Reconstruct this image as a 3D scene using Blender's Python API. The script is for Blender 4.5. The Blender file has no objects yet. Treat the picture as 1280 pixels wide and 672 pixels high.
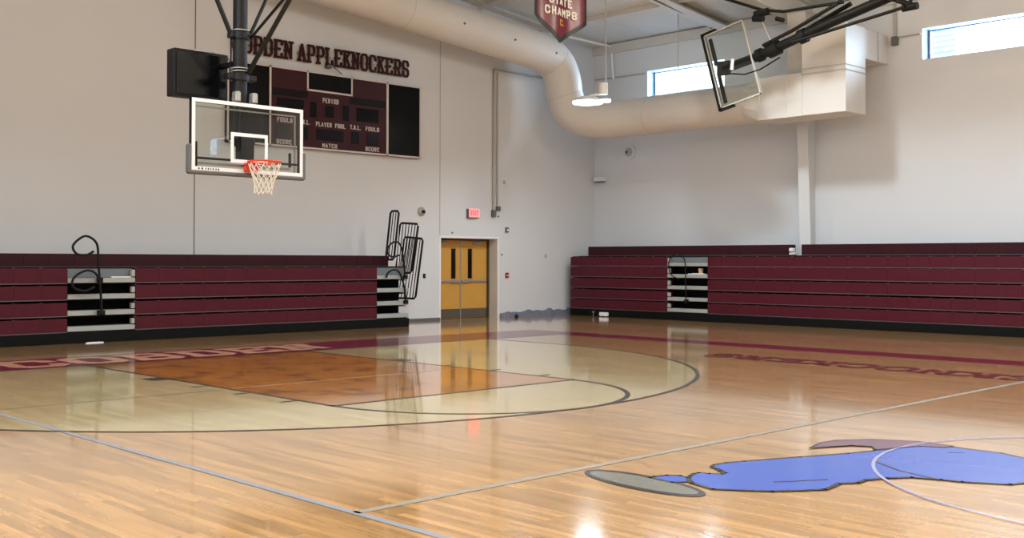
import bpy, math, random
from mathutils import Vector, Matrix
random.seed(7)
SC = bpy.context.scene
COL = SC.collection
PI = math.pi

# ------------------------------------------------------------------ materials
def srgb(r, g, b):
    f = lambda c: (c/255/12.92) if c/255 <= .04045 else ((c/255+.055)/1.055)**2.4
    return (f(r), f(g), f(b), 1)

def new_mat(name):
    m = bpy.data.materials.new(name); m.use_nodes = True
    nt = m.node_tree
    return m, nt, nt.nodes['Principled BSDF']

def mat(name, rgb, rough=.5, metal=0., var=.06, scale=6., bump=0., emit=None, est=0., spec=.5):
    """plain surface with a little procedural unevenness"""
    m, nt, b = new_mat(name)
    c = srgb(*rgb)
    tc = nt.nodes.new('ShaderNodeTexCoord')
    n = nt.nodes.new('ShaderNodeTexNoise'); n.inputs['Scale'].default_value = scale; n.inputs['Detail'].default_value = 4
    nt.links.new(tc.outputs['Object'], n.inputs['Vector'])
    mx = nt.nodes.new('ShaderNodeMix'); mx.data_type = 'RGBA'
    mx.inputs[6].default_value = tuple(v*(1-var) for v in c[:3])+(1,)
    mx.inputs[7].default_value = tuple(min(1, v*(1+var)) for v in c[:3])+(1,)
    nt.links.new(n.outputs['Fac'], mx.inputs[0]); nt.links.new(mx.outputs[2], b.inputs['Base Color'])
    b.inputs['Roughness'].default_value = rough; b.inputs['Metallic'].default_value = metal
    b.inputs['Specular IOR Level'].default_value = spec
    if bump:
        bp = nt.nodes.new('ShaderNodeBump'); bp.inputs['Strength'].default_value = bump; bp.inputs['Distance'].default_value = .01
        nt.links.new(n.outputs['Fac'], bp.inputs['Height']); nt.links.new(bp.outputs[0], b.inputs['Normal'])
    if emit:
        b.inputs['Emission Color'].default_value = srgb(*emit); b.inputs['Emission Strength'].default_value = est
    return m

def wood(name, rgb, streak=.16, rough=.13, smudge=0.):
    """maple strips running along Y, varnished"""
    m, nt, b = new_mat(name); N = nt.nodes.new; L = nt.links.new
    c = srgb(*rgb)
    tc = N('ShaderNodeTexCoord')
    mp = N('ShaderNodeMapping'); mp.inputs['Rotation'].default_value = (0, 0, PI/2)
    L(tc.outputs['Object'], mp.inputs[0])
    br = N('ShaderNodeTexBrick'); br.inputs['Scale'].default_value = 1
    br.inputs['Brick Width'].default_value = 1.1; br.inputs['Row Height'].default_value = .058
    br.inputs['Mortar Size'].default_value = 0; br.offset = .37
    br.inputs['Color1'].default_value = tuple(v*(1-streak) for v in c[:3])+(1,)
    br.inputs['Color2'].default_value = tuple(min(1, v*(1+streak)) for v in c[:3])+(1,)
    br.inputs['Mortar'].default_value = tuple(v*.82 for v in c[:3])+(1,)
    L(mp.outputs[0], br.inputs[0])
    mp2 = N('ShaderNodeMapping'); mp2.inputs['Scale'].default_value = (9, .7, 1); L(tc.outputs['Object'], mp2.inputs[0])
    n = N('ShaderNodeTexNoise'); n.inputs['Scale'].default_value = 1.6; n.inputs['Detail'].default_value = 6
    L(mp2.outputs[0], n.inputs['Vector'])
    rp = N('ShaderNodeMapRange'); rp.inputs[1].default_value = .3; rp.inputs[2].default_value = .7
    rp.inputs[3].default_value = 1-streak*1.1; rp.inputs[4].default_value = 1+streak*.9
    L(n.outputs['Fac'], rp.inputs[0])
    mx = N('ShaderNodeVectorMath'); mx.operation = 'SCALE'
    L(br.outputs['Color'], mx.inputs[0]); L(rp.outputs[0], mx.inputs['Scale'])
    out = mx.outputs[0]
    if smudge:
        n3 = N('ShaderNodeTexNoise'); n3.inputs['Scale'].default_value = 2.8; n3.inputs['Detail'].default_value = 3
        L(tc.outputs['Object'], n3.inputs['Vector'])
        r3 = N('ShaderNodeMapRange'); r3.inputs[1].default_value = .56; r3.inputs[2].default_value = .59
        r3.inputs[3].default_value = 1; r3.inputs[4].default_value = 1-smudge
        L(n3.outputs['Fac'], r3.inputs[0])
        m3 = N('ShaderNodeVectorMath'); m3.operation = 'SCALE'; L(out, m3.inputs[0]); L(r3.outputs[0], m3.inputs['Scale']); out = m3.outputs[0]
    L(out, b.inputs['Base Color'])
    n2 = N('ShaderNodeTexNoise'); n2.inputs['Scale'].default_value = .9; n2.inputs['Detail'].default_value = 3
    L(tc.outputs['Object'], n2.inputs['Vector'])
    r2 = N('ShaderNodeMapRange'); r2.inputs[3].default_value = rough-.03; r2.inputs[4].default_value = rough+.04
    L(n2.outputs['Fac'], r2.inputs[0]); L(r2.outputs[0], b.inputs['Roughness'])
    b.inputs['Specular IOR Level'].default_value = .5
    b.inputs['Coat Weight'].default_value = .9; b.inputs['Coat Roughness'].default_value = .075; b.inputs['Coat IOR'].default_value = 1.5
    return m

def glass_mat(name, tint=(.93, .96, .95), refl=1.0):
    m = bpy.data.materials.new(name); m.use_nodes = True; nt = m.node_tree
    for n in list(nt.nodes): nt.nodes.remove(n)
    o = nt.nodes.new('ShaderNodeOutputMaterial'); mx = nt.nodes.new('ShaderNodeMixShader')
    t = nt.nodes.new('ShaderNodeBsdfTransparent'); t.inputs[0].default_value = (*tint, 1)
    g = nt.nodes.new('ShaderNodeBsdfGlossy'); g.inputs['Roughness'].default_value = .01
    f = nt.nodes.new('ShaderNodeFresnel'); f.inputs[0].default_value = 1.5
    nt.links.new(f.outputs[0], mx.inputs[0]); nt.links.new(t.outputs[0], mx.inputs[1]); nt.links.new(g.outputs[0], mx.inputs[2])
    nt.links.new(mx.outputs[0], o.inputs[0])
    return m

def deck_mat():
    m, nt, b = new_mat('roof_deck'); N = nt.nodes.new; L = nt.links.new
    tc = N('ShaderNodeTexCoord'); w = N('ShaderNodeTexWave'); w.bands_direction = 'Y'; w.inputs['Scale'].default_value = .8
    L(tc.outputs['Object'], w.inputs[0])
    bp = N('ShaderNodeBump'); bp.inputs['Strength'].default_value = .5; bp.inputs['Distance'].default_value = .03
    L(w.outputs['Fac'], bp.inputs['Height']); L(bp.outputs[0], b.inputs['Normal'])
    b.inputs['Base Color'].default_value = srgb(212, 212, 208); b.inputs['Roughness'].default_value = .6
    return m

M = dict(
    wall=mat('wall_paint', (212, 214, 217), .75, var=.02, scale=1.2, bump=.05),
    wallb=mat('side_wall_paint', (216, 219, 223), .75, var=.02, scale=1.2, bump=.05),
    seam=mat('wall_seam', (110, 108, 106), .8),
    seam2=mat('wall_seam_pale', (172, 170, 168), .8),
    deck=deck_mat(),
    steel=mat('painted_steel', (205, 203, 198), .55, var=.03),
    duct=mat('duct_paint', (214, 211, 206), .5, var=.03, scale=2),
    ductseam=mat('duct_seam', (186, 181, 172), .6),
    out_wood=wood('maple_outer', (198, 150, 96), .20),
    in_wood=wood('maple_inner', (216, 190, 134), .13),
    side_wood=wood('maple_apron', (198, 152, 102), .12),
    key=wood('maple_key_stain', (206, 130, 34), .14, smudge=.5),
    maroon_floor=mat('floor_maroon_paint', (104, 22, 48), .14, var=.1),
    black_floor=mat('floor_black_paint', (38, 32, 30), .2),
    slate_floor=mat('floor_slate_paint', (146, 147, 154), .2),
    grey_floor=mat('floor_grey_paint', (158, 146, 130), .2),
    pale_floor=mat('floor_pale_paint', (165, 160, 195), .2),
    tan_floor=mat('floor_letter_wood', (206, 150, 122), .16),
    blue_floor=mat('floor_blue_paint', (62, 94, 182), .16, var=.08, scale=2),
    oval_floor=mat('floor_olive_grey_paint', (120, 116, 104), .16),
    purple_floor=mat('floor_purple_paint', (112, 78, 98), .16),
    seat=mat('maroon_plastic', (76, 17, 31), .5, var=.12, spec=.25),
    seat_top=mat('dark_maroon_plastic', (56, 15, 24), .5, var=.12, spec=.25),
    blk=mat('black_metal', (15, 15, 17), .5, spec=.25),
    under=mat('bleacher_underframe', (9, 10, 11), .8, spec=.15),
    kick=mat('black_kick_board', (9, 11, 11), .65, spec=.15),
    tread=mat('aluminium_tread', (168, 172, 168), .45, metal=.2),
    panel=mat('grey_aisle_panel', (112, 120, 124), .5),
    trim=mat('grey_edge_trim', (96, 82, 84), .5),
    brk=mat('plastic_bracket', (170, 166, 164), .5),
    door=mat('oak_door', (204, 154, 72), .4, var=.06, scale=3),
    dframe=mat('bronze_frame', (70, 62, 46), .5),
    kickplate=mat('steel_kick_plate', (112, 108, 98), .4, metal=.5),
    chrome=mat('satin_metal', (176, 172, 166), .35, metal=.5),
    dark=mat('dark_glass', (24, 14, 12), .15),
    white=mat('white_paint', (235, 236, 238), .45, var=.02),
    pad=mat('grey_bumper_pad', (98, 98, 98), .7),
    orange=mat('orange_rim_paint', (214, 62, 28), .4),
    net=mat('net_cord', (232, 222, 205), .8),
    glass=glass_mat('backboard_glass'),
    pane=glass_mat('window_glass', (.95, .98, 1)),
    mast=mat('charcoal_mast', (22, 22, 25), .45, spec=.3),
    mast2=mat('raised_frame_black', (20, 22, 19), .5, spec=.25),
    sbm=mat('scoreboard_maroon', (56, 14, 23), .45, var=.05, spec=.25),
    sbk=mat('scoreboard_black', (8, 8, 10), .22, spec=.22),
    sbd=mat('scoreboard_display', (16, 8, 10), .4, spec=.2),
    sbw=mat('scoreboard_white', (205, 196, 192), .5),
    letter=mat('letter_maroon', (52, 8, 15), .5, spec=.2),
    lside=mat('letter_standoff_grey', (150, 146, 142), .6),
    ban=mat('banner_satin', (106, 24, 42), .35, var=.12, scale=3),
    banb=mat('banner_black_border', (24, 26, 24), .5),
    banw=mat('banner_white', (228, 222, 214), .6),
    bang=mat('banner_gold', (206, 160, 90), .6),
    red=mat('red_plastic', (150, 30, 34), .4),
    exitf=mat('exit_glow', (255, 150, 150), .4, emit=(255, 96, 100), est=1.0),
    exitl=mat('exit_letters', (225, 60, 60), .4, emit=(255, 60, 60), est=.9),
    lampglow=mat('lamp_glow', (255, 255, 255), .4, emit=(235, 242, 255), est=3),
    tarp=mat('blue_grey_vinyl', (108, 110, 124), .6, var=.2, scale=9),
    conduit=mat('conduit_paint', (176, 172, 165), .5),
    winframe=mat('window_frame_blue', (70, 82, 120), .5),
    siding=mat('neighbour_siding', (150, 190, 210), .6),
    reveal=mat('window_reveal', (200, 226, 240), .6),  # pale blue of the sky light put into the reveal colour
    tan=mat('tan_card', (196, 164, 140), .7),
    paper=mat('white_paper', (238, 236, 232), .7),
)

# ------------------------------------------------------------------ mesh builder
class MB:
    def __init__(s): s.v = []; s.f = []; s.m = []; s.sm = []
    def add(s, vs, fs, mi=0, smooth=False):
        o = len(s.v); s.v += [tuple(v) for v in vs]
        for f in fs: s.f.append([i+o for i in f]); s.m.append(mi); s.sm.append(smooth)
    def box(s, x0, x1, y0, y1, z0, z1, mi=0):
        if x0 > x1: x0, x1 = x1, x0
        if y0 > y1: y0, y1 = y1, y0
        if z0 > z1: z0, z1 = z1, z0
        s.add([(x, y, z) for z in (z0, z1) for y in (y0, y1) for x in (x0, x1)],
              [(0, 2, 3, 1), (4, 5, 7, 6), (0, 1, 5, 4), (2, 6, 7, 3), (0, 4, 6, 2), (1, 3, 7, 5)], mi)
        return s
    def rbox(s, x0, x1, y0, y1, z0, z1, r=.01, mi=0):
        """box with chamfered edges (all twelve)"""
        if x0 > x1: x0, x1 = x1, x0
        if y0 > y1: y0, y1 = y1, y0
        if z0 > z1: z0, z1 = z1, z0
        r = min(r, (x1-x0)*.45, (y1-y0)*.45, (z1-z0)*.45)
        vs = []; idx = {}
        for a, X in enumerate((x0, x1)):
            for b, Y in enumerate((y0, y1)):
                for c, Z in enumerate((z0, z1)):
                    sx, sy, sz = (1 if a == 0 else -1)*r, (1 if b == 0 else -1)*r, (1 if c == 0 else -1)*r
                    idx[a, b, c, 0] = len(vs); vs.append((X, Y+sy, Z+sz))
                    idx[a, b, c, 1] = len(vs); vs.append((X+sx, Y, Z+sz))
                    idx[a, b, c, 2] = len(vs); vs.append((X+sx, Y+sy, Z))
        fs = []
        I = idx
        for a in (0, 1): fs.append([I[a, 0, 0, 0], I[a, 1, 0, 0], I[a, 1, 1, 0], I[a, 0, 1, 0]])
        for b in (0, 1): fs.append([I[0, b, 0, 1], I[1, b, 0, 1], I[1, b, 1, 1], I[0, b, 1, 1]])
        for c in (0, 1): fs.append([I[0, 0, c, 2], I[1, 0, c, 2], I[1, 1, c, 2], I[0, 1, c, 2]])
        for b in (0, 1):
            for c in (0, 1): fs.append([I[0, b, c, 1], I[1, b, c, 1], I[1, b, c, 2], I[0, b, c, 2]])
        for a in (0, 1):
            for c in (0, 1): fs.append([I[a, 0, c, 0], I[a, 1, c, 0], I[a, 1, c, 2], I[a, 0, c, 2]])
            for b in (0, 1): fs.append([I[a, b, 0, 0], I[a, b, 1, 0], I[a, b, 1, 1], I[a, b, 0, 1]])
            for b in (0, 1):
                for c in (0, 1): fs.append([I[a, b, c, 0], I[a, b, c, 1], I[a, b, c, 2]])
        s.add(vs, fs, mi); return s
    def tube(s, pts, r, n=10, mi=0, closed=False, cap=True):
        pts = [Vector(p) for p in pts]; k = len(pts)
        rr = r if isinstance(r, (list, tuple)) else [r]*k
        up = None; rings = []
        for i, p in enumerate(pts):
            if closed: d = pts[(i+1) % k]-pts[i-1]
            else: d = pts[min(i+1, k-1)]-pts[max(i-1, 0)]
            d.normalize()
            if up is None:
                up = Vector((0, 0, 1)) if abs(d.z) < .9 else Vector((0, 1, 0))
            u = (up-d*up.dot(d)).normalized(); w = d.cross(u); up = u
            rings.append([p+(u*math.cos(2*PI*j/n)+w*math.sin(2*PI*j/n))*rr[i] for j in range(n)])
        vs = [v for R in rings for v in R]; fs = []
        for i in range(k if closed else k-1):
            a = i*n; b = ((i+1) % k)*n
            for j in range(n): fs.append((a+j, a+(j+1) % n, b+(j+1) % n, b+j))
        s.add(vs, fs, mi, True)
        if cap and not closed:
            s.add(rings[0], [tuple(range(n))[::-1]], mi); s.add(rings[-1], [tuple(range(n))], mi)
        return s
    def poly(s, pts, mi=0): s.add(pts, [tuple(range(len(pts)))], mi); return s
    def prism(s, pts, vec, mi=0):
        """closed outline pts extruded by vec"""
        n = len(pts); v = Vector(vec)
        s.add(list(pts)+[tuple(Vector(p)+v) for p in pts],
              [tuple(range(n))[::-1], tuple(range(n, 2*n))]+[(i, (i+1) % n, (i+1) % n+n, i+n) for i in range(n)], mi)
        return s
    def cyl(s, c, axis, r, h, n=24, mi=0, r2=None):
        c = Vector(c); a = Vector(axis).normalized()
        return s.tube([c, c+a*h], [r, r if r2 is None else r2], n, mi)
    def build(s, name, mats, parent=None, bevel=0):
        me = bpy.data.meshes.new(name); me.from_pydata(s.v, [], s.f)
        if not isinstance(mats, (list, tuple)): mats = [mats]
        for m in mats: me.materials.append(m)
        me.polygons.foreach_set('material_index', s.m); me.polygons.foreach_set('use_smooth', s.sm)
        me.update()
        import bmesh
        bm = bmesh.new(); bm.from_mesh(me); bmesh.ops.recalc_face_normals(bm, faces=bm.faces); bm.to_mesh(me); bm.free()
        o = bpy.data.objects.new(name, me); COL.objects.link(o)
        if parent:
            o.parent = parent; o.location = -parent.location if parent.type == 'EMPTY' else (0, 0, 0)
        if bevel:
            b = o.modifiers.new('bevel', 'BEVEL'); b.width = bevel; b.segments = 2; b.limit_method = 'ANGLE'
        return o

def thing(name, label, cat, loc, group=None):
    o = bpy.data.objects.new(name, None); COL.objects.link(o); o.location = loc
    o.empty_display_size = .1
    return tag(o, label, cat, group)
def tag(o, label, cat, group=None):
    o['label'] = label; o['category'] = cat
    if group: o['group'] = group
    return o
def struct(o): o['kind'] = 'structure'; return o

# ------------------------------------------------------------------ slab-serif lettering
def octo(x0, x1, y0, y1, c=.16):
    return [(x0, y0+c), (x0, y1-c), (x0+c*1.3, y1), (x1-c*1.3, y1), (x1, y1-c), (x1, y0+c), (x1-c*1.3, y0), (x0+c*1.3, y0), (x0, y0+c)]
G = {
 'A': [[(0, 0), (.5, 1), (1, 0)], [(.22, .32), (.78, .32)], [(-.14, 0), (.2, 0)], [(.8, 0), (1.14, 0)]],
 'B': [[(.1, 0), (.1, 1)], [(0, 1), (.8, 1), (1, .85), (1, .65), (.8, .52), (.1, .52)], [(.8, .52), (1, .38), (1, .15), (.8, 0), (0, 0)]],
 'C': [[(1, .76), (1, .84), (.8, 1), (.2, 1), (0, .84), (0, .16), (.2, 0), (.8, 0), (1, .16), (1, .24)]],
 'D': [[(.12, 0), (.12, 1)], [(0, 1), (.75, 1), (1, .82), (1, .18), (.75, 0), (0, 0)]],
 'E': [[(.1, 0), (.1, 1)], [(0, 1), (1, 1), (1, .8)], [(.1, .5), (.65, .5)], [(0, 0), (1, 0), (1, .2)]],
 'F': [[(.1, 0), (.1, 1)], [(0, 1), (1, 1), (1, .8)], [(.1, .5), (.65, .5)], [(-.08, 0), (.32, 0)]],
 'H': [[(.1, 0), (.1, 1)], [(.9, 0), (.9, 1)], [(.1, .5), (.9, .5)]],
 'I': [[(.5, 0), (.5, 1)], [(.2, 0), (.8, 0)], [(.2, 1), (.8, 1)]],
 'K': [[(.12, 0), (.12, 1)], [(.95, 1), (.15, .42)], [(.42, .6), (.98, 0)], [(-.08, 0), (.32, 0)], [(-.08, 1), (.32, 1)], [(.78, 1), (1.12, 1)], [(.8, 0), (1.14, 0)]],
 'L': [[(.12, 0), (.12, 1)], [(-.08, 1), (.34, 1)], [(0, 0), (1, 0), (1, .24)]],
 'M': [[(0, 0), (.05, 1), (.5, .3), (.95, 1), (1, 0)], [(-.12, 0), (.15, 0)], [(.85, 0), (1.12, 0)]],
 'N': [[(.1, 0), (.1, 1), (.9, 0), (.9, 1)], [(-.1, 0), (.3, 0)], [(.7, 1), (1.1, 1)], [(-.1, 1), (.1, 1)]],
 'O': [octo(0, 1, 0, 1)],
 'P': [[(.12, 0), (.12, 1)], [(0, 1), (.8, 1), (1, .85), (1, .58), (.8, .44), (.12, .44)], [(-.08, 0), (.34, 0)]],
 'R': [[(.12, 0), (.12, 1)], [(0, 1), (.8, 1), (1, .85), (1, .62), (.8, .48), (.12, .48)], [(.6, .48), (.95, 0)], [(-.08, 0), (.32, 0)], [(.82, 0), (1.12, 0)]],
 'S': [[(1, .72), (1, .86), (.8, 1), (.2, 1), (0, .86), (0, .64), (.2, .52), (.8, .48), (1, .36), (1, .14), (.8, 0), (.2, 0), (0, .14), (0, .28)]],
 'T': [[(.5, 0), (.5, 1)], [(0, .8), (0, 1), (1, 1), (1, .8)], [(.3, 0), (.7, 0)]],
 'U': [[(.05, 1), (.05, .16), (.25, 0), (.75, 0), (.95, .16), (.95, 1)]],
 'X': [[(0, 0), (1, 1)], [(0, 1), (1, 0)]],
 'Y': [[(0, 1), (.5, .5), (1, 1)], [(.5, .5), (.5, 0)]],
 '.': [[(.4, .02), (.6, .02)]],
}
PLAIN = dict(G)
PLAIN.update({'A': G['A'][:2], 'K': G['K'][:3], 'L': [G['L'][0], [(.12, 0), (1, 0)]], 'N': G['N'][:1], 'M': [[(0, 0), (0, 1), (.5, .4), (1, 1), (1, 0)]], 'P': G['P'][:2],
  'R': G['R'][:3], 'T': [G['T'][0], [(0, 1), (1, 1)]], 'E': [[(.1, 0), (.1, 1)], [(.1, 1), (1, 1)], [(.1, .5), (.7, .5)], [(.1, 0), (1, 0)]],
  'F': [[(.1, 0), (.1, 1)], [(.1, 1), (1, 1)], [(.1, .5), (.7, .5)]], 'I': [[(.5, 0), (.5, 1)]]})
def glyph_quads(ch, w, h, t, font=G):
    """stroke outlines of one letter in a w x h cell, as convex quads (2-D)"""
    out = []
    sx, sy = w-t, h-t
    for line in font[ch]:
        P = [(t/2+x*sx, t/2+y*sy) for x, y in line]
        for i in range(len(P)-1):
            (ax, ay), (bx, by) = P[i], P[i+1]
            dx, dy = bx-ax, by-ay; L = math.hypot(dx, dy)
            if L < 1e-6: continue
            dx /= L; dy /= L; e = t*.5 if (i == 0 or i == len(P)-2) and (abs(dx) < .01 or abs(dy) < .01) else t*.22
            e0 = t*.5 if i == 0 and (abs(dx) < .01 or abs(dy) < .01) else t*.22
            e1 = t*.5 if i == len(P)-2 and (abs(dx) < .01 or abs(dy) < .01) else t*.22
            ax -= dx*e0; ay -= dy*e0; bx += dx*e1; by += dy*e1
            nx, ny = -dy*t/2, dx*t/2
            q = [(ax+nx, ay+ny), (bx+nx, by+ny), (bx-nx, by-ny), (ax-nx, ay-ny)]
            out.append([(x, min(max(y, 0), h)) for x, y in q])
    return out
def text_quads(txt, total, h, t, gap=.2, font=G):
    n = len(txt); cw = total/(n*(1+gap)-gap); r = []
    for i, ch in enumerate(txt):
        if ch == ' ': continue
        x = i*cw*(1+gap)
        r += [[(a+x, b) for a, b in q] for q in glyph_quads(ch, cw, h, t, font)]
    return r

# ------------------------------------------------------------------ room constants
YA, XB = 5.5, 15.5              # end wall with scoreboard, side wall with windows
XW, YS = -15.5, -31.2           # opposite walls
def zr(x): return 7.6+.1*(XB-abs(x))    # underside of the roof deck
PITCH = 7.66

# floor with its painted court ------------------------------------------------
fl = MB()
FM = ['side_wood', 'out_wood', 'in_wood', 'key', 'maroon_floor', 'black_floor', 'grey_floor', 'tan_floor', 'blue_floor', 'oval_floor', 'purple_floor', 'pale_floor', 'slate_floor']
FI = {k: i for i, k in enumerate(FM)}
fl.box(XW-.4, XB+.4, YS-.4, YA+1.4, -.2, 0, FI['side_wood'])
SX, MIDY = 7.9, -12.8
def flat(pts, z, m): fl.poly([(x, y, z) for x, y in pts], FI[m])
def rect(x0, x1, y0, y1, z, m): flat([(x0, y0), (x1, y0), (x1, y1), (x0, y1)], z, m)
def ring(cx, cy, r0, r1, a0, a1, z, m, n=96):
    for i in range(n):
        a = a0+(a1-a0)*i/n; b = a0+(a1-a0)*(i+1)/n
        flat([(cx+r0*math.cos(a), cy+r0*math.sin(a)), (cx+r1*math.cos(a), cy+r1*math.sin(a)),
              (cx+r1*math.cos(b), cy+r1*math.sin(b)), (cx+r0*math.cos(b), cy+r0*math.sin(b))], z, m)
BY = 2*MIDY                      # far baseline
rect(-SX-.75, SX+.75, BY-1.45, 1.45, .001, 'maroon_floor')
rect(-SX, SX, BY, 0, .002, 'out_wood')
for sgn, base in ((-1, 0), (1, BY)):      # both halves of the court
    cy = base+sgn*1.6
    arc = [(6.02*math.cos(a), cy+sgn*6.02*math.sin(a)) for a in [PI*i/96 for i in range(97)]]
    flat(arc+[(-6.02, base), (6.02, base)], .003, 'in_wood')
    ring(0, cy, 5.965, 6.02, 0, sgn*PI, .005, 'black_floor')
    for s in (-1, 1): rect(s*5.965, s*6.02, min(base, cy), max(base, cy), .005, 'black_floor')
    ft = base+sgn*5.79
    rect(-1.83, 1.83, min(base, ft), max(base, ft), .004, 'key')
    for s in (-1, 1): rect(s*1.80, s*1.85, min(base, ft), max(base, ft), .006, 'black_floor')
    rect(-1.85, 1.85, ft-.027, ft+.027, .006, 'black_floor')
    ring(0, ft, 1.785, 1.84, 0, sgn*PI, .006, 'black_floor', 64)
    for d, L in ((2.28, .15), (3.35, .025), (4.27, .025), (5.18, .025)):
        for s in (-1, 1):
            rect(s*1.85, s*(2.06 if L < .1 else 2.08), base+sgn*(d-L), base+sgn*(d+L), .006, 'black_floor')
    rect(-SX, SX, base-.018, base+.018, .0065, 'black_floor')
rect(-SX, SX, MIDY-.025, MIDY+.025, .004, 'black_floor')
# volleyball court in grey
for s in (-1, 1): rect(s*4.47, s*4.53, MIDY-9, MIDY+9, .0045, 'slate_floor') if s < 0 else None
rect(-4.5, -1.9, MIDY+8.985, MIDY+9.015, .0045, 'oval_floor')
rect(-1.8, 1.8, MIDY+8.985, MIDY+9.015, .0048, 'tan_floor')
rect(-4.5, SX, MIDY+3.065, MIDY+3.135, .0045, 'grey_floor')
rect(-4.5, 4.5, MIDY-3.13, MIDY-3.07, .0045, 'grey_floor')
# team emblem at mid court
def outline(pts, z, m, w=.045, rim='black_floor'):
    cx = sum(p[0] for p in pts)/len(pts); cy = sum(p[1] for p in pts)/len(pts)
    flat(pts, z, m)
    n = len(pts)
    for i in range(n):
        (ax, ay), (bx, by) = pts[i], pts[(i+1) % n]; L = math.hypot(bx-ax, by-ay)
        if L < 1e-5: continue
        nx, ny = -(by-ay)/L*w/2, (bx-ax)/L*w/2; ex, ey = (bx-ax)/L*w*.3, (by-ay)/L*w*.3
        flat([(ax-ex+nx, ay-ey+ny), (bx+ex+nx, by+ey+ny), (bx+ex-nx, by+ey-ny), (ax-ex-nx, ay-ey-ny)], z+.0006, rim)
def ell(k): return [(-2.58+.52*k*math.cos(t)*.10+(.20*k)*math.sin(t), -10.30+.52*(1-(1-k)*.4)*math.cos(t)) for t in [2*PI*i/48 for i in range(48)]]
flat(ell(1.0), .0062, 'black_floor'); flat(ell(.73), .0066, 'oval_floor')
ring(0, MIDY, 1.935, 1.96, 0, 2*PI, .0100, 'pale_floor')
lobe = [(-2.42, -10.24), (-2.37, -10.24), (-2.27, -10.27), (-2.21, -10.34), (-2.23, -10.42), (-2.32, -10.50), (-2.44, -10.44)]
outline(lobe, .0070, 'blue_floor', .035)
blue = [(-2.24, -10.43), (-2.18, -10.40), (-2.10, -10.37), (-2.04, -10.37), (-2.01, -10.44), (-1.96, -10.51), (-1.90, -10.50), (-1.86, -10.43), (-1.82, -10.38), (-1.78, -10.30), (-1.70, -10.27),
        (-1.58, -10.285), (-1.43, -10.34), (-.97, -10.53), (-.56, -10.70), (-.29, -10.78), (.02, -10.87), (.22, -10.94), (.32, -11.12), (.32, -11.5), (.1, -11.95), (-.4, -12.15), (-.85, -12.0),
        (-1.00, -11.75), (-1.03, -11.62), (-1.10, -11.45), (-1.25, -11.35), (-1.42, -11.28), (-1.54, -11.29), (-1.66, -11.22), (-1.9, -11.25), (-2.2, -11.05), (-2.42, -10.75), (-2.36, -10.54)]
outline(blue, .0076, 'blue_floor', .035)
for a_, b_ in (((-.72, -10.98), (-.95, -11.3)), ((-.95, -11.3), (-1.05, -11.62)), ((-1.95, -10.9), (-1.6, -11.1)), ((.12, -11.3), (.05, -11.2))):
    L_ = math.hypot(b_[0]-a_[0], b_[1]-a_[1]); nx_, ny_ = -(b_[1]-a_[1])/L_*.012, (b_[0]-a_[0])/L_*.012
    flat([(a_[0]+nx_, a_[1]+ny_), (b_[0]+nx_, b_[1]+ny_), (b_[0]-nx_, b_[1]-ny_), (a_[0]-nx_, a_[1]-ny_)], .0088, 'black_floor')
pur = [(-.57, -10.38), (-.28, -10.31), (-.06, -10.33), (.2, -10.51), (.38, -10.82), (.37, -11.12), (.25, -11.09), (.16, -10.93), (-.02, -10.86), (-.25, -10.77), (-.13, -10.68), (-.2, -10.54), (-.37, -10.46)]
outline(pur, .0094, 'purple_floor', .015)
# COBDEN in the end border
zq = .0022
for q in text_quads('COBDEN', 5.3, 1.15, .235, .09):
    zq += .00012; fl.poly([(-2.72+x, .16+y, zq) for x, y in q], FI['tan_floor'])
# APPLEKNOCKERS along the side
zq = .0045
for q in text_quads('APPLEKNOCKERS', 7.2, .60, .10, .16):
    zq += .00012; fl.poly([(6.42-y, -4.86-7.2+x, zq) for x, y in q], FI['maroon_floor'])
struct(fl.build('floor', [M[k] for k in FM]))

# walls ------------------------------------------------------------------------
DX0, DX1, DZ = 9.62, 11.60, 2.05
w = MB()
for x0, x1, z0, z1 in ((XW, DX0, -.1, 9.4), (DX1, XB+.35, -.1, 9.4), (DX0, DX1, DZ, 9.4)):
    w.box(x0, x1, YA, YA+.5, z0, z1)
for sx in (2.84, 9.59, -3.91, -10.66): w.box(sx-.012, sx+.012, YA-.003, YA+.01, 1.2 if sx < 8 else DZ+.06, 9.3, 1 if sx < 8 else 2)
w.box(DX0-.2, DX1+.2, 6.02, 6.1, -.1, 2.3, 1)  # unseen panel added behind the door to stop light leaking under it
struct(w.build('wall_end', [M['wall'], M['seam'], M['seam2']]))

WZ0, WZ1 = 5.98, 6.69
wins = [(2.38-PITCH*k-1.25, 2.38-PITCH*k+1.25) for k in range(5)]
w = MB(); w.box(XB, XB+.4, YS, YA, -.1, WZ0); w.box(XB, XB+.4, YS, YA, WZ1, 8.0)
ys = [YA]+[y for a, b in wins for y in (b, a)]+[YS]
for i in range(0, len(ys), 2): w.box(XB, XB+.4, ys[i+1], ys[i], WZ0, WZ1)
struct(w.build('wall_right', M['wallb']))
w = MB(); w.box(XW-.4, XW, YS, YA, -.1, WZ0); w.box(XW-.4, XW, YS, YA, WZ1, 8.0)
for i in range(0, len(ys), 2): w.box(XW-.4, XW, ys[i+1], ys[i], WZ0, WZ1)
struct(w.build('wall_left', M['wallb']))
struct(MB().box(XW-.4, XB+.4, YS-.4, YS, -.1, 9.4).build('wall_back', M['wall']))
c = MB()
for s in (-1, 1):
    c.prism([(0, YS-.4, zr(0)), (s*(XB+.4), YS-.4, zr(XB+.4)), (s*(XB+.4), YS-.4, zr(XB+.4)+.25), (0, YS-.4, zr(0)+.25)], (0, YA-YS+.9, 0))
struct(c.build('ceiling', M['deck']))

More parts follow.
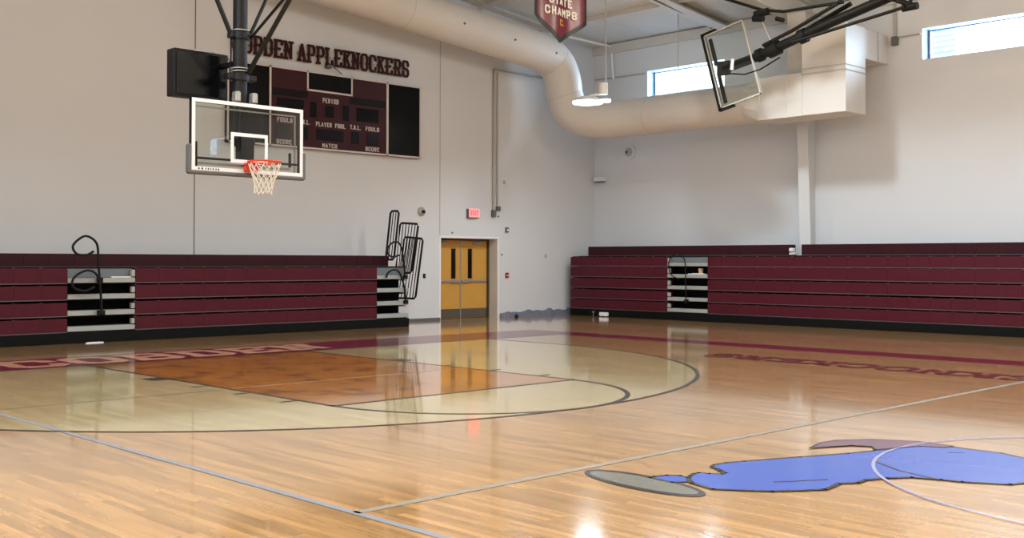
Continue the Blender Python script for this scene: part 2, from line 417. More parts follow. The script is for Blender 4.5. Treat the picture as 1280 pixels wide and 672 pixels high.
# windows: frame, mullions and glass
wi = 0
for side in (1, -1):
    for a, b in wins:
        wi += 1
        xo = side*XB; xi = side*(XB+.33)
        f = MB()
        f.box(xi, xi+side*.05, a, b, WZ0, WZ0+.03); f.box(xi, xi+side*.05, a, b, WZ1-.03, WZ1)
        f.box(xi, xi+side*.05, a, a+.03, WZ0, WZ1); f.box(xi, xi+side*.05, b-.03, b, WZ0, WZ1)
        f.box(xi-side*.06, xi+side*.05, b-.07, b-.03, WZ0, WZ1, 0)
        fo = struct(f.build('window_%d' % wi, M['winframe']))
        lin = MB(); t = .012
        lin.box(xo, xi, a, a+t, WZ0, WZ1); lin.box(xo, xi, b-t, b, WZ0, WZ1); lin.box(xo, xi, a, b, WZ1-t, WZ1); lin.box(xo, xi, a, b, WZ0, WZ0+t)
        lin.build('window_lining', M['reveal'], fo)
        MB().box(xi+side*.02, xi+side*.03, a+.03, b-.03, WZ0+.03, WZ1-.03).build('window_pane', M['pane'], fo)
# what the second window looks out on: a neighbouring wall with ribbed siding
s = MB(); s.box(16.9, 17.1, -4.2, -3.4, 0, 9.0)
for i in range(40): s.box(16.85, 16.9, -4.2, -3.4, 4.0+i*.125, 4.0+i*.125+.05)
tag(s.build('neighbour_building', M['siding']), 'pale blue ribbed siding seen through the window at right', 'building')

# roof framing
tn = 0
def trim(mb, m):
    global tn
    tn += 1; return struct(mb.build('trim_%d' % tn, m))
trim(MB().box(XB-.10, XB, YS, YA, 7.33, 7.58), M['steel'])              # eave beam, window wall
trim(MB().box(XW, XW+.10, YS, YA, 7.33, 7.58), M['steel'])
def rafter(y, d0, d1, wd, fl_t=.03):
    r = MB()
    for s in (-1, 1):
        p = [(s*(XB-.1), y-.012, zr(XB)-.01), (0, y-.012, zr(0)-.01), (0, y-.012, zr(0)-d1), (s*(XB-.1), y-.012, zr(XB)-d0)]
        r.prism(p, (0, .024, 0))
        for o in (0, 1):
            q = [(s*(XB-.1), y-wd/2, zr(XB)-(d0 if o else 0)), (0, y-wd/2, zr(0)-(d1 if o else 0)), (0, y-wd/2, zr(0)-(d1 if o else 0)-fl_t), (s*(XB-.1), y-wd/2, zr(XB)-(d0 if o else 0)-fl_t)]
            r.prism(q, (0, wd, 0))
    return r
for k in range(4):
    y = -1.40-PITCH*k
    trim(rafter(y, .50, .8, .26), M['steel'])
    cm = MB()       # tapered frame column
    for zz in (0,):
        cm.prism([(XB, y-.012, 0), (XB-.34, y-.012, 0), (XB-.68, y-.012, 7.2), (XB, y-.012, 7.5)], (0, .024, 0))
        cm.prism([(XB-.34, y-.14, 0), (XB-.36, y-.14, 0), (XB-.70, y-.14, 7.2), (XB-.68, y-.14, 7.2)], (0, .28, 0))
    trim(cm, M['wallb'])
trim(rafter(1.05, .16, .16, .42), M['steel'])
r = MB()          # purlins under the deck
for i in range(1, 7):
    x = XB-i*2.3
    r.box(x-.03, x+.03, YS, YA, zr(x)-.12, zr(x)+.0)
trim(r, M['steel'])
# sloping ledge beam where roof meets the scoreboard wall
r = MB()
for s in (-1, 1):
    r.prism([(s*XB, YA-.22, zr(XB)+.30), (0, YA-.22, zr(0)+.30), (0, YA-.22, zr(0)+.02), (s*XB, YA-.22, zr(XB)+.02)], (0, .22, 0))
    r.prism([(s*XB, YA-.30, zr(XB)+.03), (0, YA-.30, zr(0)+.03), (0, YA-.30, zr(0)-.05), (s*XB, YA-.30, zr(XB)-.05)], (0, .30, 0), 1)
trim(r, [M['conduit'], M['steel']])
# dark base line left of the door and vinyl base right of it
struct(MB().rbox(7.6, DX0-.01, YA-.015, YA, 0, .07, .004).build('baseboard_end', M['pad']))

# ------------------------------------------------------------------ double door
d = struct(MB().box(DX0, DX0+.05, 5.80, 5.95, 0, DZ).box(DX1-.05, DX1, 5.80, 5.95, 0, DZ).box(DX0+.05, DX1-.05, 5.80, 5.95, DZ-.05, DZ).box(DX0, DX1, 5.9, 5.99, DZ-.05, DZ).build('door_1', M['dframe']))
jl = MB(); jl.box(DX1-.006, DX1, YA+.001, 5.80, 0, DZ); jl.box(DX0, DX0+.006, YA+.001, 5.80, 0, DZ); jl.box(DX0, DX1, YA+.001, 5.80, DZ-.006, DZ)
jl.build('door_reveal', M['steel'], d)
MB().box(DX0-.05, DX0, YA-.012, YA, 0, DZ+.05).box(DX1, DX1+.05, YA-.012, YA, 0, DZ+.05).box(DX0, DX1, YA-.012, YA, DZ, DZ+.05).build('door_casing', M['white'], d)
for x0, x1, lx0, lx1 in ((9.67, 10.612, 10.29, 10.45), (10.622, 11.55, 10.87, 11.03)):
    lf = MB()
    for a, b, z0, z1 in ((x0, lx0, .01, 2.0), (lx1, x1, .01, 2.0), (lx0, lx1, .01, 1.02), (lx0, lx1, 1.79, 2.0)):
        lf.box(a, b, 5.86, 5.90, z0, z1)
    leaf = lf.build('door_leaf', M['door'], d)
    MB().box(lx0-.02, lx1+.02, 5.852, 5.862, 1.0, 1.02).box(lx0-.02, lx1+.02, 5.852, 5.862, 1.79, 1.81).box(lx0-.02, lx0, 5.852, 5.862, 1.02, 1.79).box(lx1, lx1+.02, 5.852, 5.862, 1.02, 1.79).build('glazing_bead', M['door'], leaf)
    MB().box(lx0, lx1, 5.875, 5.882, 1.02, 1.79).build('door_glass', M['dark'], leaf)
    MB().box(x0+.01, x1-.01, 5.852, 5.861, .02, .25).build('kick_plate', M['kickplate'], leaf)
    pb = MB(); pb.rbox(x0+.03, x1-.04, 5.81, 5.862, .93, .985, .01); pb.rbox((lx0 if x0 < 10 else x0+.05), (x1-.03 if x0 < 10 else lx0+.02), 5.79, 5.862, .91, 1.0, .012)
    pb.build('push_bar', M['chrome'], leaf)
    cl = MB(); cx = x0+.12 if x0 < 10 else x0+.42
    cl.rbox(cx, cx+.3, 5.79, 5.862, 1.90, 1.95, .01); cl.tube([(cx+.05, 5.80, 1.93), (cx+.25, 5.80, 1.99)], .01, 6)
    cl.build('door_closer', M['chrome'], leaf)
MB().box(10.60, 10.634, 5.845, 5.91, 0, 2.0).build('door_astragal', M['chrome'], d)

# ------------------------------------------------------------------ bleachers
R0 = [(.21, .44), (.49, .72), (.78, 1.02), (1.07, 1.33), (1.36, 1.59), (1.64, 1.88)]
def bleachers(end, loc, label, a, b, aisles, nrow, flip, top_gap=None, ends_open=None):
    """a folded bank seen from the front: u runs along the bank, n is depth behind the front face"""
    t = thing('bleachers', label, 'bleachers', loc)
    def P(mb, u0, u1, n0, n1, z0, z1, r=None, mi=0):
        if flip: args = (loc[0]+n0, loc[0]+n1, u0, u1, z0, z1)
        else: args = (u0, u1, loc[1]+n0, loc[1]+n1, z0, z1)
        mb.rbox(*args, r, mi) if r else mb.box(*args, mi)
    ztop = R0[nrow-1][0]
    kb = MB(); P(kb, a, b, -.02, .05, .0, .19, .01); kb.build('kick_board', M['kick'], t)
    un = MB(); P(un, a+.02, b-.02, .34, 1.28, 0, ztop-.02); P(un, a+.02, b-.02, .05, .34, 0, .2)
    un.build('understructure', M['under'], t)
    cuts = sorted(aisles)
    for ri in range(nrow):
        z0, z1 = R0[ri]; top = ri == nrow-1
        segs = []; u = a
        if top:
            g = top_gap or []
            for c0, c1 in g: segs.append((u, c0)); u = c1
            segs.append((u, b))
        else:
            for c0, c1 in cuts:
                if c0 > u: segs.append((u, c0))
                u = c1
            if u < b: segs.append((u, b))
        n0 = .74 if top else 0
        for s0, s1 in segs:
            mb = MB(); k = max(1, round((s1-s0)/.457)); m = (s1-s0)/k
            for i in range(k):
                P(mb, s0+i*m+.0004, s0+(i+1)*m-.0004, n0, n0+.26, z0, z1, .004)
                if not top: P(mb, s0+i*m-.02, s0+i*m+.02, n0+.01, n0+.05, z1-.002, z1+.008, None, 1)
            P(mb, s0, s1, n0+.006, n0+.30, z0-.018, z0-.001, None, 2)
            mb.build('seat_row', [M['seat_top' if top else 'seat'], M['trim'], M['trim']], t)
        if not top:
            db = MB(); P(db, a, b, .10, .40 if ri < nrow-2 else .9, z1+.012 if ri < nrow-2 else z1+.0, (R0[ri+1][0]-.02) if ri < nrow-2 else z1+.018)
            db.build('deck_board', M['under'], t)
    for c0, c1 in cuts:
        for ri in range(nrow-1):
            z0, z1 = R0[ri]
            st = MB(); P(st, c0+.005, c1-.005, .0, .30, z0-.005, z0+.085, .008)
            if ri == nrow-2: st.build('aisle_step', M['tread'], t); st = MB(); P(st, c0+.005, c1-.005, .12, .16, z0+.09, z1, .004); st.build('aisle_panel', M['panel'], t)
            else: st.build('aisle_step', M['tread'], t)
            if c0 > a+.2:
                bk = MB(); e = c1 if not flip else c1
                for e_ in ([c1] if c1 < b-.1 else []):
                    P(bk, e_-.075, e_-.006, .0, .08, z0+.10, z1-.03, .01)
                if bk.v: bk.build('seat_end_bracket', M['brk'], t)
    return t
bleachers('A', (2.9, 4.09, 0), 'long maroon folded bleachers against the scoreboard wall, with a grey stepped aisle near its left', -6.4, 7.42, [(-.39, .88), (6.51, 7.42)], 5, False)
bleachers('B', (14.10, -5.0, 0), 'maroon folded bleachers under the high windows, six rows tall', -17.2, 5.18, [(.70, 1.92)], 6, True, top_gap=[(-1.42, -1.12)])

# handrails on the aisles
def smooth(pts, n=6):
    P = [Vector(p) for p in pts]; P = [P[0]*2-P[1]]+P+[P[-1]*2-P[-2]]; out = []
    for i in range(1, len(P)-2):
        for j in range(n):
            t = j/n; a, b, c, d = P[i-1:i+3]
            out.append(.5*((2*b)+(c-a)*t+(2*a-5*b+4*c-d)*t*t+(3*b-a-3*c+d)*t**3))
    out.append(P[-2]); return out
def handrail(name, pts, label, foot, r=.021, group='looped aisle handrails on the bleachers'):
    mb = MB(); mb.tube(smooth(pts), r, 10)
    o = thing(name, label, 'handrail', pts[0], group); mb.build('rail_tube', M['blk'], o)
    f = MB(); x, y, z = pts[0]; dx, dy = foot
    f.rbox(x-.05, x+.05+(dx and -.05+.048), y-.04, (4.088 if dy else y+.05), z-.03, z+.06, .012); f.build('rail_foot', M['blk'], o)
    return o
yh = 4.05
def XZ(l, y=None): return [(x, y or yh, z) for x, z in l]
handrail('handrail', XZ([(.18, 1.10), (.15, 1.40), (.12, 1.76), (-.07, 1.90), (-.24, 1.82), (-.32, 1.70), (-.24, 1.58), (-.07, 1.565), (.06, 1.63)]), 'upper black looped handrail rising above the top row at the left aisle', (0, .04))
handrail('handrail', XZ([(.19, .52), (.17, .8), (.14, 1.08), (.06, 1.24), (-.10, 1.29), (-.30, 1.19), (-.36, 1.06), (-.30, .97), (-.12, .93), (.05, 1.0)], 3.975), 'lower black looped handrail in front of the grey left aisle', (0, .10))
handrail('handrail', XZ([(7.28, 1.10), (7.24, 1.4), (7.18, 1.72), (7.08, 1.88), (6.92, 1.88), (6.79, 1.77), (6.78, 1.63), (6.92, 1.56), (7.1, 1.60)]), 'upper black looped handrail at the door end of the scoreboard-side bleachers', (0, .08))
handrail('handrail', XZ([(7.30, .54), (7.27, .8), (7.20, 1.04), (7.08, 1.24), (6.92, 1.27), (6.78, 1.2), (6.74, 1.10)]), 'lower black looped handrail at the door end of the scoreboard-side bleachers', (0, .08))
handrail('handrail', [(14.03, y, z) for y, z in [(1.28, .47), (1.30, .9), (1.31, 1.3), (1.33, 1.5), (1.42, 1.61), (1.58, 1.65), (1.74, 1.58), (1.82, 1.40), (1.74, 1.14), (1.5, 1.03)]], 'thin dark looped handrail in the aisle of the window-side bleachers', (.08, 0), .014)

# barred guard rails standing at the end of the bank
def guard(name, pts, nb, label, x):
    mb = MB(); A, B, Cc, D = pts      # top back, top front, bottom front, bottom back as (y,z)
    q = []
    for p, p1, p2 in ((A, D, B), (B, A, Cc), (Cc, B, D), (D, Cc, A)):
        for e in (p1, p2):
            L = math.hypot(e[0]-p[0], e[1]-p[1]); q.append((x, p[0]+(e[0]-p[0])/L*.05, p[1]+(e[1]-p[1])/L*.05))
    mb.tube(q, .024, 8, closed=True)
    o = thing(name, label, 'guard rail', (x, Cc[0], Cc[1]), 'barred guard rails at the bleacher end'); mb.build('rail_frame', M['blk'], o)
    for i in range(1, nb+1):
        t = i/(nb+1)
        b = MB(); b.tube([(x, A[0]+(B[0]-A[0])*t, A[1]+(B[1]-A[1])*t), (x, D[0]+(Cc[0]-D[0])*t, D[1]+(Cc[1]-D[1])*t)], .011, 6); b.build('rail_bar', M['blk'], o)
    return o
guard('guard_rail', [(4.78, 2.62), (4.48, 2.61), (4.66, 1.50), (4.96, 1.50)], 2, 'tallest and narrowest black guard rail, behind the other two at the bleacher end', 7.445)
guard('guard_rail', [(4.50, 2.34), (3.86, 2.30), (4.10, 1.20), (4.66, 1.20)], 5, 'middle black barred guard rail, between the tallest and the lowest at the bleacher end', 7.50)
guard('guard_rail', [(4.42, 2.02), (3.77, 1.97), (4.03, .62), (4.74, .62)], 6, 'lowest and frontmost black barred guard rail at the bleacher end', 7.56)

# ------------------------------------------------------------------ scoreboard
SY = 5.40
sbx0, sbx1, sbz0, sbz1 = 3.53, 8.87, 3.96, 5.71
sc = thing('scoreboard', 'wide maroon and black scoreboard with white outlines high on the end wall', 'scoreboard', (6.2, 5.5, 3.96))
MB().rbox(sbx0, sbx1, SY, YA, sbz0, sbz1, .01).build('case', M['sbm'], sc)
def panel(name, x0, x1, z0, z1, m, d=.006, parent=sc): return MB().box(x0, x1, SY-d, SY+.01, z0, z1).build(name, M[m], parent)
panel('stat_panel', sbx0+.05, 4.56, sbz0+.05, sbz1-.05, 'sbk'); panel('stat_panel', 7.87, sbx1-.05, sbz0+.05, sbz1-.05, 'sbk')
tr = MB(); e = .04
for x0, x1, z0, z1 in ((sbx0, sbx1, sbz1-e, sbz1), (sbx0, sbx1, sbz0, sbz0+e), (sbx0, sbx0+e, sbz0, sbz1), (sbx1-e, sbx1, sbz0, sbz1), (4.56, 4.61, sbz0, sbz1), (7.80, 7.86, sbz0, sbz1),
                       (5.54, 5.58, 5.28, sbz1), (6.76, 6.80, 5.28, sbz1), (5.54, 6.80, 5.26, 5.30)):
    tr.box(x0, x1, SY-.012, SY, z0, z1)
tr.build('outline_trim', M['sbw'], sc)
panel('message_panel', 5.58, 6.76, 5.30, sbz1-e, 'sbk')
panel('name_strip', 4.63, 5.56, 5.08, 5.24, 'sbd'); panel('name_strip', 6.74, 7.78, 5.08, 5.24, 'sbd')
for x0, x1, z0, z1 in ((4.76, 5.46, 4.72, 5.03), (6.92, 7.56, 4.70, 5.01), (6.04, 6.27, 4.71, 4.97), (5.63, 5.80, 4.68, 5.02), (6.53, 6.70, 4.68, 5.02), (5.80, 6.55, 4.18, 4.43), (6.78, 6.99, 4.17, 4.44), (5.36, 5.57, 4.17, 4.44), (7.22, 7.56, 4.17, 4.46), (4.76, 5.12, 4.17, 4.46)):
    panel('display_window', x0, x1, z0, z1, 'sbk')
for txt, x0, x1, z0, z1 in (('PERIOD', 5.96, 6.40, 5.03, 5.14), ('PLAYER FOUL', 5.78, 6.59, 4.49, 4.59), ('FOULS', 4.76, 5.16, 4.50, 4.60), ('T.O.L.', 5.34, 5.62, 4.50, 4.60), ('T.O.L.', 6.74, 7.04, 4.50, 4.60),
                            ('FOULS', 7.18, 7.58, 4.50, 4.60), ('MATCH', 5.96, 6.37, 4.02, 4.12), ('SCORE', 7.18, 7.58, 4.03, 4.13), ('SCORE', 4.75, 5.14, 4.02, 4.12)):
    mb = MB()
    for k_, q in enumerate(text_quads(txt, x1-x0, z1-z0, .018, .25, PLAIN)): mb.prism([(x0+a, SY-.004, z0+b) for a, b in q], (0, -.004-.0002*k_, 0))
    mb.build('caption', M['sbw'], sc)
# small bracket fixed over the scoreboard
tag(MB().tube([(6.05, 5.44, 5.82), (6.15, 5.38, 5.93), (6.5, 5.4, 5.74)], .012, 6).rbox(6.08, 6.20, 5.36, 5.50, 5.83, 5.90, .01).build('wall_bracket', M['pad']), 'small grey bracket between the scoreboard and the wall letters', 'bracket')

# wall letters: COBDEN APPLEKNOCKERS
txt = 'COBDEN APPLEKNOCKERS'; gap = .17
def cell(i):      # left edge and width of letter i
    a, n, x0, x1 = (0, 6, 3.66, 5.17) if i < 6 else (7, 13, 5.31, 8.50)
    c = (x1-x0)/(n*(1+gap)-gap); return x0+(i-a)*c*(1+gap), c
for i, ch in enumerate(txt):
    if ch == ' ': continue
    x, cw = cell(i); word = 'COBDEN' if i < 6 else 'APPLEKNOCKERS'
    pv = txt[i-1] if i and txt[i-1] != ' ' else None; nx = txt[i+1] if i+1 < len(txt) and txt[i+1] != ' ' else None
    if pv and nx: where = 'between %s and %s in %s' % (pv, nx, word)
    elif nx: where = 'that begins %s' % word
    else: where = 'that ends %s' % word
    mb = MB()
    for k_, q in enumerate(glyph_quads(ch, cw, .41, .051)): mb.prism([(x+a, 5.40-.0006*k_, 5.89+b) for a, b in q], (0, .035, 0))
    o = tag(mb.build('wall_letter', M['letter']), 'maroon wall letter %s %s' % (ch, where), 'letter', 'maroon letters over the scoreboard')
    st = MB(); st.box(x+cw*.42, x+cw*.58, 5.43, YA, 5.92, 6.26); st.box(x+cw*.1, x+cw*.9, 5.47, YA, 6.06, 6.11); st.build('standoff', M['lside'], o)

# ------------------------------------------------------------------ main basket
K = .937
bz0, bz1 = 2.72, 3.72; bx = .915; by = -1.22
hp = thing('basketball_hoop', 'lowered basketball hoop with glass backboard and orange rim hanging in front of the scoreboard', 'basketball hoop', (0, -1.1, 9.0))
bb = MB(); bb.box(-bx, bx, by, by+.012, bz0, bz1); bb = bb.build('backboard', M['glass'], hp)
fr = MB(); e = .052
for x0, x1, z0, z1 in ((-bx, bx, bz1-e, bz1), (-bx, bx, bz0, bz0+e), (-bx, -bx+e, bz0+e, bz1-e), (bx-e, bx, bz0+e, bz1-e)): fr.box(x0, x1, by-.004, by, z0, z1)
fr.build('border_line', M['white'], bb)
tg = MB(); tx, tz0, tz1, e2 = .305, 2.86, 3.29, .05
for x0, x1, z0, z1 in ((-tx, tx, tz1-e2, tz1), (-tx, tx, tz0, tz0+e2), (-tx, -tx+e2, tz0+e2, tz1-e2), (tx-e2, tx, tz0+e2, tz1-e2)): tg.box(x0, x1, by-.004, by, z0, z1)
tg.build('target_square', M['white'], bb)
sf = MB(); e = .05
for x0, x1, z0, z1 in ((-bx, bx, bz1-e, bz1), (-bx, bx, bz0, bz0+e), (-bx, -bx+e, bz0, bz1), (bx-e, bx, bz0, bz1)): sf.box(x0, x1, by+.014, by+.075, z0, z1)
for x0, x1, z0, z1 in ((-bx+.05, bx-.05, bz0+.16, bz0+.19), (-bx+.07, -bx+.10, bz0+.05, bz0+.4), (bx-.22, bx-.19, bz0+.13, bz0+.34)): sf.box(x0, x1, by+.02, by+.05, z0, z1)
sf.build('steel_frame', M['blk'], bb)
si = MB()
for x0, x1, z0, z1 in ((-bx+.05, bx-.1, bz1-.115, bz1-.095), (bx-.12, bx-.10, bz0+.05, bz1-.1), (-bx+.1, bx-.2, bz0+.09, bz0+.12)): si.box(x0, x1, by+.04, by+.06, z0, z1)
si.build('inner_tube', M['chrome'], bb)
mt = MB(); mt.rbox(-.14, .10, by+.016, by+.16, 2.90, 3.30, .02); mt.rbox(-.04, .14, by+.05, by+.45, 3.14, 3.24, .02); mt.tube([(-.05, by+.3, 3.2), (-.05, -.95, 3.2), (-.05, -.95, 3.75)], .05, 12)
mt.build('mount_plate', M['mast'], bb)
pd = MB(); pw = .05
pd.rbox(-bx-.04, bx+.04, by-.02, by+.09, bz0-.055, bz0+.005, .02)
for s in (-1, 1): pd.rbox(s*(bx-.003), s*(bx+.05), by-.02, by+.09, bz0-.05, bz0+.36, .02)
pd.build('edge_padding', M['pad'], bb)
mk = MB()
for i, (a, b_) in enumerate(((0, .03), (.05, .035), (.11, .02), (.15, .024), (.19, .018), (.225, .026), (.27, .02), (.305, .03))):
    mk.box(-bx+.10+a, -bx+.10+a+b_*.7, by-.0065, by-.004, bz0+.014, bz0+.038)
mk.build('maker_mark', M['blk'], bb)
ry, rz, rr = -1.62, 2.86, .2286
rm = MB(); rm.tube([(rr*math.cos(2*PI*i/40), ry+rr*math.sin(2*PI*i/40), rz) for i in range(40)], .013, 10, closed=True)
rm.tube([(-.10, by-.02, rz-.03), (-.16, ry+.1, rz-.015), (-.2, ry+.1, rz-.012)], .012, 8); rm.tube([(.10, by-.02, rz-.03), (.16, ry+.1, rz-.015), (.2, ry+.1, rz-.012)], .012, 8)
rm.prism([(-.10, by-.005, rz-.01), (.10, by-.005, rz-.01), (.09, ry+rr-.01, rz), (-.09, ry+rr-.01, rz)], (0, 0, .006))
rm.rbox(-.11, .11, by-.075, by-.004, rz-.13, rz+.01, .02)
for i in range(12):
    a = 2*PI*i/12; rm.tube([(rr*math.cos(a-.06), ry+rr*math.sin(a-.06), rz-.012), (rr*math.cos(a), ry+rr*math.sin(a), rz-.032), (rr*math.cos(a+.06), ry+rr*math.sin(a+.06), rz-.012)], .004, 6)
rim = rm.build('rim', M['orange'], hp)
nt = MB(); NL = [(0, .225), (-.08, .205), (-.16, .175), (-.235, .148), (-.31, .130), (-.385, .122), (-.43, .128)]
def npnt(lv, a): z, r = NL[lv]; return (r*math.cos(a)-.02*(-z/.4)**2, ry+r*math.sin(a), rz-.02+z+.012*math.sin(3*a)*(lv/6))
for i in range(12):
    for dr in (1, -1):
        pts = [npnt(l, 2*PI*(i+dr*l*.5)/12) for l in range(7)]
        nt.tube(pts, .0065, 6)
nt.build('net', M['net'], rim)
ms = MB(); ms.tube([(-.03, -1.0, 3.72), (-.03, -1.0, 8.95)], .105, 20); ms.rbox(-.17, .11, -1.12, -.88, 8.93, 9.12, .02)
ms.build('mast', M['mast'], hp)
for z, w_, m_ in ((4.72, .18, .04), (4.12, .24, .04)):
    co = MB().tube([(-.03, -1.0, z-.05), (-.03, -1.0, z+.05)], .135, 20).rbox(-.03-w_, -.03+w_, -1.07, -.93, z-m_, z+m_, .01).build('collar', M['mast'], hp)
for z in (4.79, 4.24, 4.20): MB().tube([(-.03, -1.0, z), (-.03, -1.0, z+.012)], .138, 20).build('collar_band', M['chrome'], hp)
def brace(a, b, r=.03, m='mast'):
    return MB().tube([a, b], r, 10).build('brace', M[m], hp)
def ext(a, b, z): t = (z-a[2])/(b[2]-a[2]); return tuple(a[i]+(b[i]-a[i])*t for i in range(3))
a = (-.18, -1.0, 4.72); brace(a, ext(a, (-.44, -1.0, 5.25), 8.9), .034)
a = (.13, -1.0, 4.75); brace(a, ext(a, (.42, -1.0, 5.36), 8.9), .026)
a = (.11, -1.05, 4.70); brace(a, ext(a, (.11, -1.92, 5.13), 8.8), .022)
a = (.05, -1.0, 4.10); brace(a, ext(a, (.05, -2.10, 5.03), 8.4), .036)
a = (-.18, -1.0, 4.70); brace(a, (-.12, -.9, 4.25), .012)
for x in (-.18, .10): MB().rbox(x, x+.09, -1.15, -1.02, 3.74, 3.90, .02).tube([(x+.045, -1.08, 3.80), (x+.045, -1.0, 3.80)], .03, 8).build('mount_clamp', M['chrome'], hp)
# shot clock box hung beside the mast
sk = thing('shot_clock', 'black flat box hung on the mast just left above the backboard', 'shot clock', (-.4, -.6, 3.82))
MB().rbox(-.87, .0, -.62, -.40, 3.82, 4.50, .012).build('housing', M['blk'], sk)
MB().box(-.83, -.04, -.628, -.62, 3.86, 4.46).build('face', M['sbk'], sk)
MB().rbox(-.55, -.20, -.60, -.5, 4.495, 4.525, .006).build('top_bracket', M['chrome'], sk); MB().rbox(-.12, .0, -.89, -.60, 4.30, 4.36, .01).build('hanger', M['blk'], sk)

# ------------------------------------------------------------------ raised basket on the window side
HX = 12.4
h2 = thing('basketball_hoop', 'basketball backboard swung up to the ceiling beside the high window', 'basketball hoop', (HX, -4.8, 7.9))
def bh(c, u, v, q, t0, t1, x0=None): pass
cx_, cz_ = -1.12, 5.86
LU = Vector((0, .275, 1.0)).normalized()      # long axis of the board (was horizontal)
SU = Vector((0, -1, .22)).normalized()         # short axis, from lower edge to upper edge
Cc = Vector((HX, -1.12, 5.865)); HL, HS = .885, .53
def bp(l, s, x=0): return Cc+LU*l+SU*s+Vector((x, 0, 0))
def bquad(mb, l0, l1, s0, s1, x0, x1, mi=0): mb.prism([bp(l0, s0, x0), bp(l1, s0, x0), bp(l1, s1, x0), bp(l0, s1, x0)], (x1-x0, 0, 0), mi)
g2 = MB(); bquad(g2, -HL, HL, -HS, HS, 0, .012); g2 = g2.build('backboard', M['glass'], h2)
f2 = MB(); e = .035
for l0, l1, s0, s1 in ((-HL, HL, -HS, -HS+e), (-HL, HL, HS-e, HS), (-HL, -HL+e, -HS, HS), (HL-e, HL, -HS, HS)): bquad(f2, l0, l1, s0, s1, -.006, .05)
f2.build('board_frame', M['conduit'], g2)
f3 = MB(); bquad(f3, -HL+.1, -.1, -HS+.09, -HS+.17, .02, .06); bquad(f3, .12, HL-.12, -HS+.09, -HS+.17, .02, .06); f3.build('support_channel', M['mast2'], g2)
f4 = MB(); bquad(f4, -HL-.04, HL+.04, -HS-.055, -HS-.0, -.03, .06); bquad(f4, -HL-.05, -HL, -HS-.05, -HS+.34, -.03, .06); bquad(f4, HL, HL+.05, -HS-.05, -HS+.34, -.03, .06)
f4.build('edge_padding', M['mast2'], g2)
def rod(name, pts, r, m='mast2', x=0): return MB().tube([(HX+x, y, z) for y, z in pts], r, 12).build(name, M[m], h2)
pl = MB(); pl.rbox(HX+.02, HX+.14, -1.02, -.70, 5.66, 5.98, .02); pl.build('mount_plate', M['mast2'], h2)
rod('mast', [(-.85, 5.80), (-1.62, 5.95), (-2.58, 6.20), (-3.44, 6.44), (-4.75, 6.76), (-6.9, 7.35)], .105, x=.10)
rod('mast_clamp', [(-2.0, 6.05), (-2.25, 6.12)], .17, x=.10); rod('mast_clamp', [(-2.75, 6.24), (-2.9, 6.28)], .16, x=.10); rod('mast_clamp', [(-1.72, 5.98), (-1.84, 6.01)], .15, x=.10)
rod('board_bracket', [(-1.12, 5.74), (-1.15, 5.98)], .04, 'white', x=.0)
rod('brace', [(-1.95, 6.16), (-2.66, 6.38), (-3.72, 6.79)], .04, x=-.05); rod('brace', [(-2.5, 6.27), (-3.86, 6.79)], .05, x=.2)
rod('brace', [(-2.66, 6.12), (-5.13, 6.46)], .035, x=-.08)
rod('brace', [(-4.6, 6.80), (-5.32, 6.46)], .05, x=0); rod('brace_clamp', [(-5.05, 6.46), (-5.35, 6.47)], .075)
rod('brace', [(-3.8, 6.80), (-2.43, 6.83), (-1.9, 6.95), (-1.0, 7.34), (-.2, 7.66)], .035)
rod('pipe_clamp', [(-1.72, 6.88), (-2.05, 6.90)], .08); rod('pipe_clamp', [(-1.68, 6.80), (-1.92, 6.76)], .075); rod('pipe_clamp', [(-2.24, 6.71), (-2.42, 6.64)], .05)
rod('tie_wire', [(-1.86, 6.78), (-2.1, 6.25)], .012, 'conduit')
rod('cable', [(-1.1, 5.66), (-1.45, 5.60), (-1.84, 5.66), (-2.33, 5.86)], .016)
rod('hanger_strut', [(-3.72, 6.79), (-3.8, 8.0)], .04); rod('hanger_strut', [(-5.2, 6.46), (-5.3, 8.0)], .04); rod('hanger_strut', [(-6.9, 7.35), (-6.9, 8.0)], .05); rod('hanger_strut', [(-.2, 7.66), (-.2, 7.95)], .04)

# ------------------------------------------------------------------ ductwork
du = thing('air_duct', 'fat round cream air duct dropping at the corner and running on to the boxed end', 'duct', (9, 4.5, 7))
path = []
for x in [1.5+i*.8 for i in range(13)]: path.append((x, 4.45, 6.84+.085*(12.6-x)))
path += [(12.2, 4.45, 6.84), (12.58, 4.45, 6.72), (12.82, 4.43, 6.48), (12.94, 4.41, 6.15), (13.0, 4.40, 5.82), (13.12, 4.3, 5.46), (13.32, 4.0, 5.24), (13.6, 3.5, 5.17), (13.9, 2.9, 5.20), (13.98, 2.3, 5.20), (14.0, 1.0, 5.20), (14.0, -.6, 5.20)]
dp = smooth(path, 4)
MB().tube(dp, .48, 40).build('round_run', M['duct'], du)
for i in (30, 56, 68, 88):
    if i < len(dp)-1:
        a, b = dp[i], dp[i]+(dp[i+1]-dp[i]).normalized()*.012; MB().tube([a, b], .482, 40).build('joint_ring', M['ductseam'], du)
for x, dz in ((9.0, -.1), (10.7, -.12), (12.2, -.1)):
    c0 = Vector((x, 4.45, 6.84+.085*(12.6-x))); dv = Vector((0, -.85, -.15)).normalized()
    MB().tube([c0+dv*.47, c0+dv*.50], .028, 10).build('duct_plug', M['pad'], du)
rc = MB()
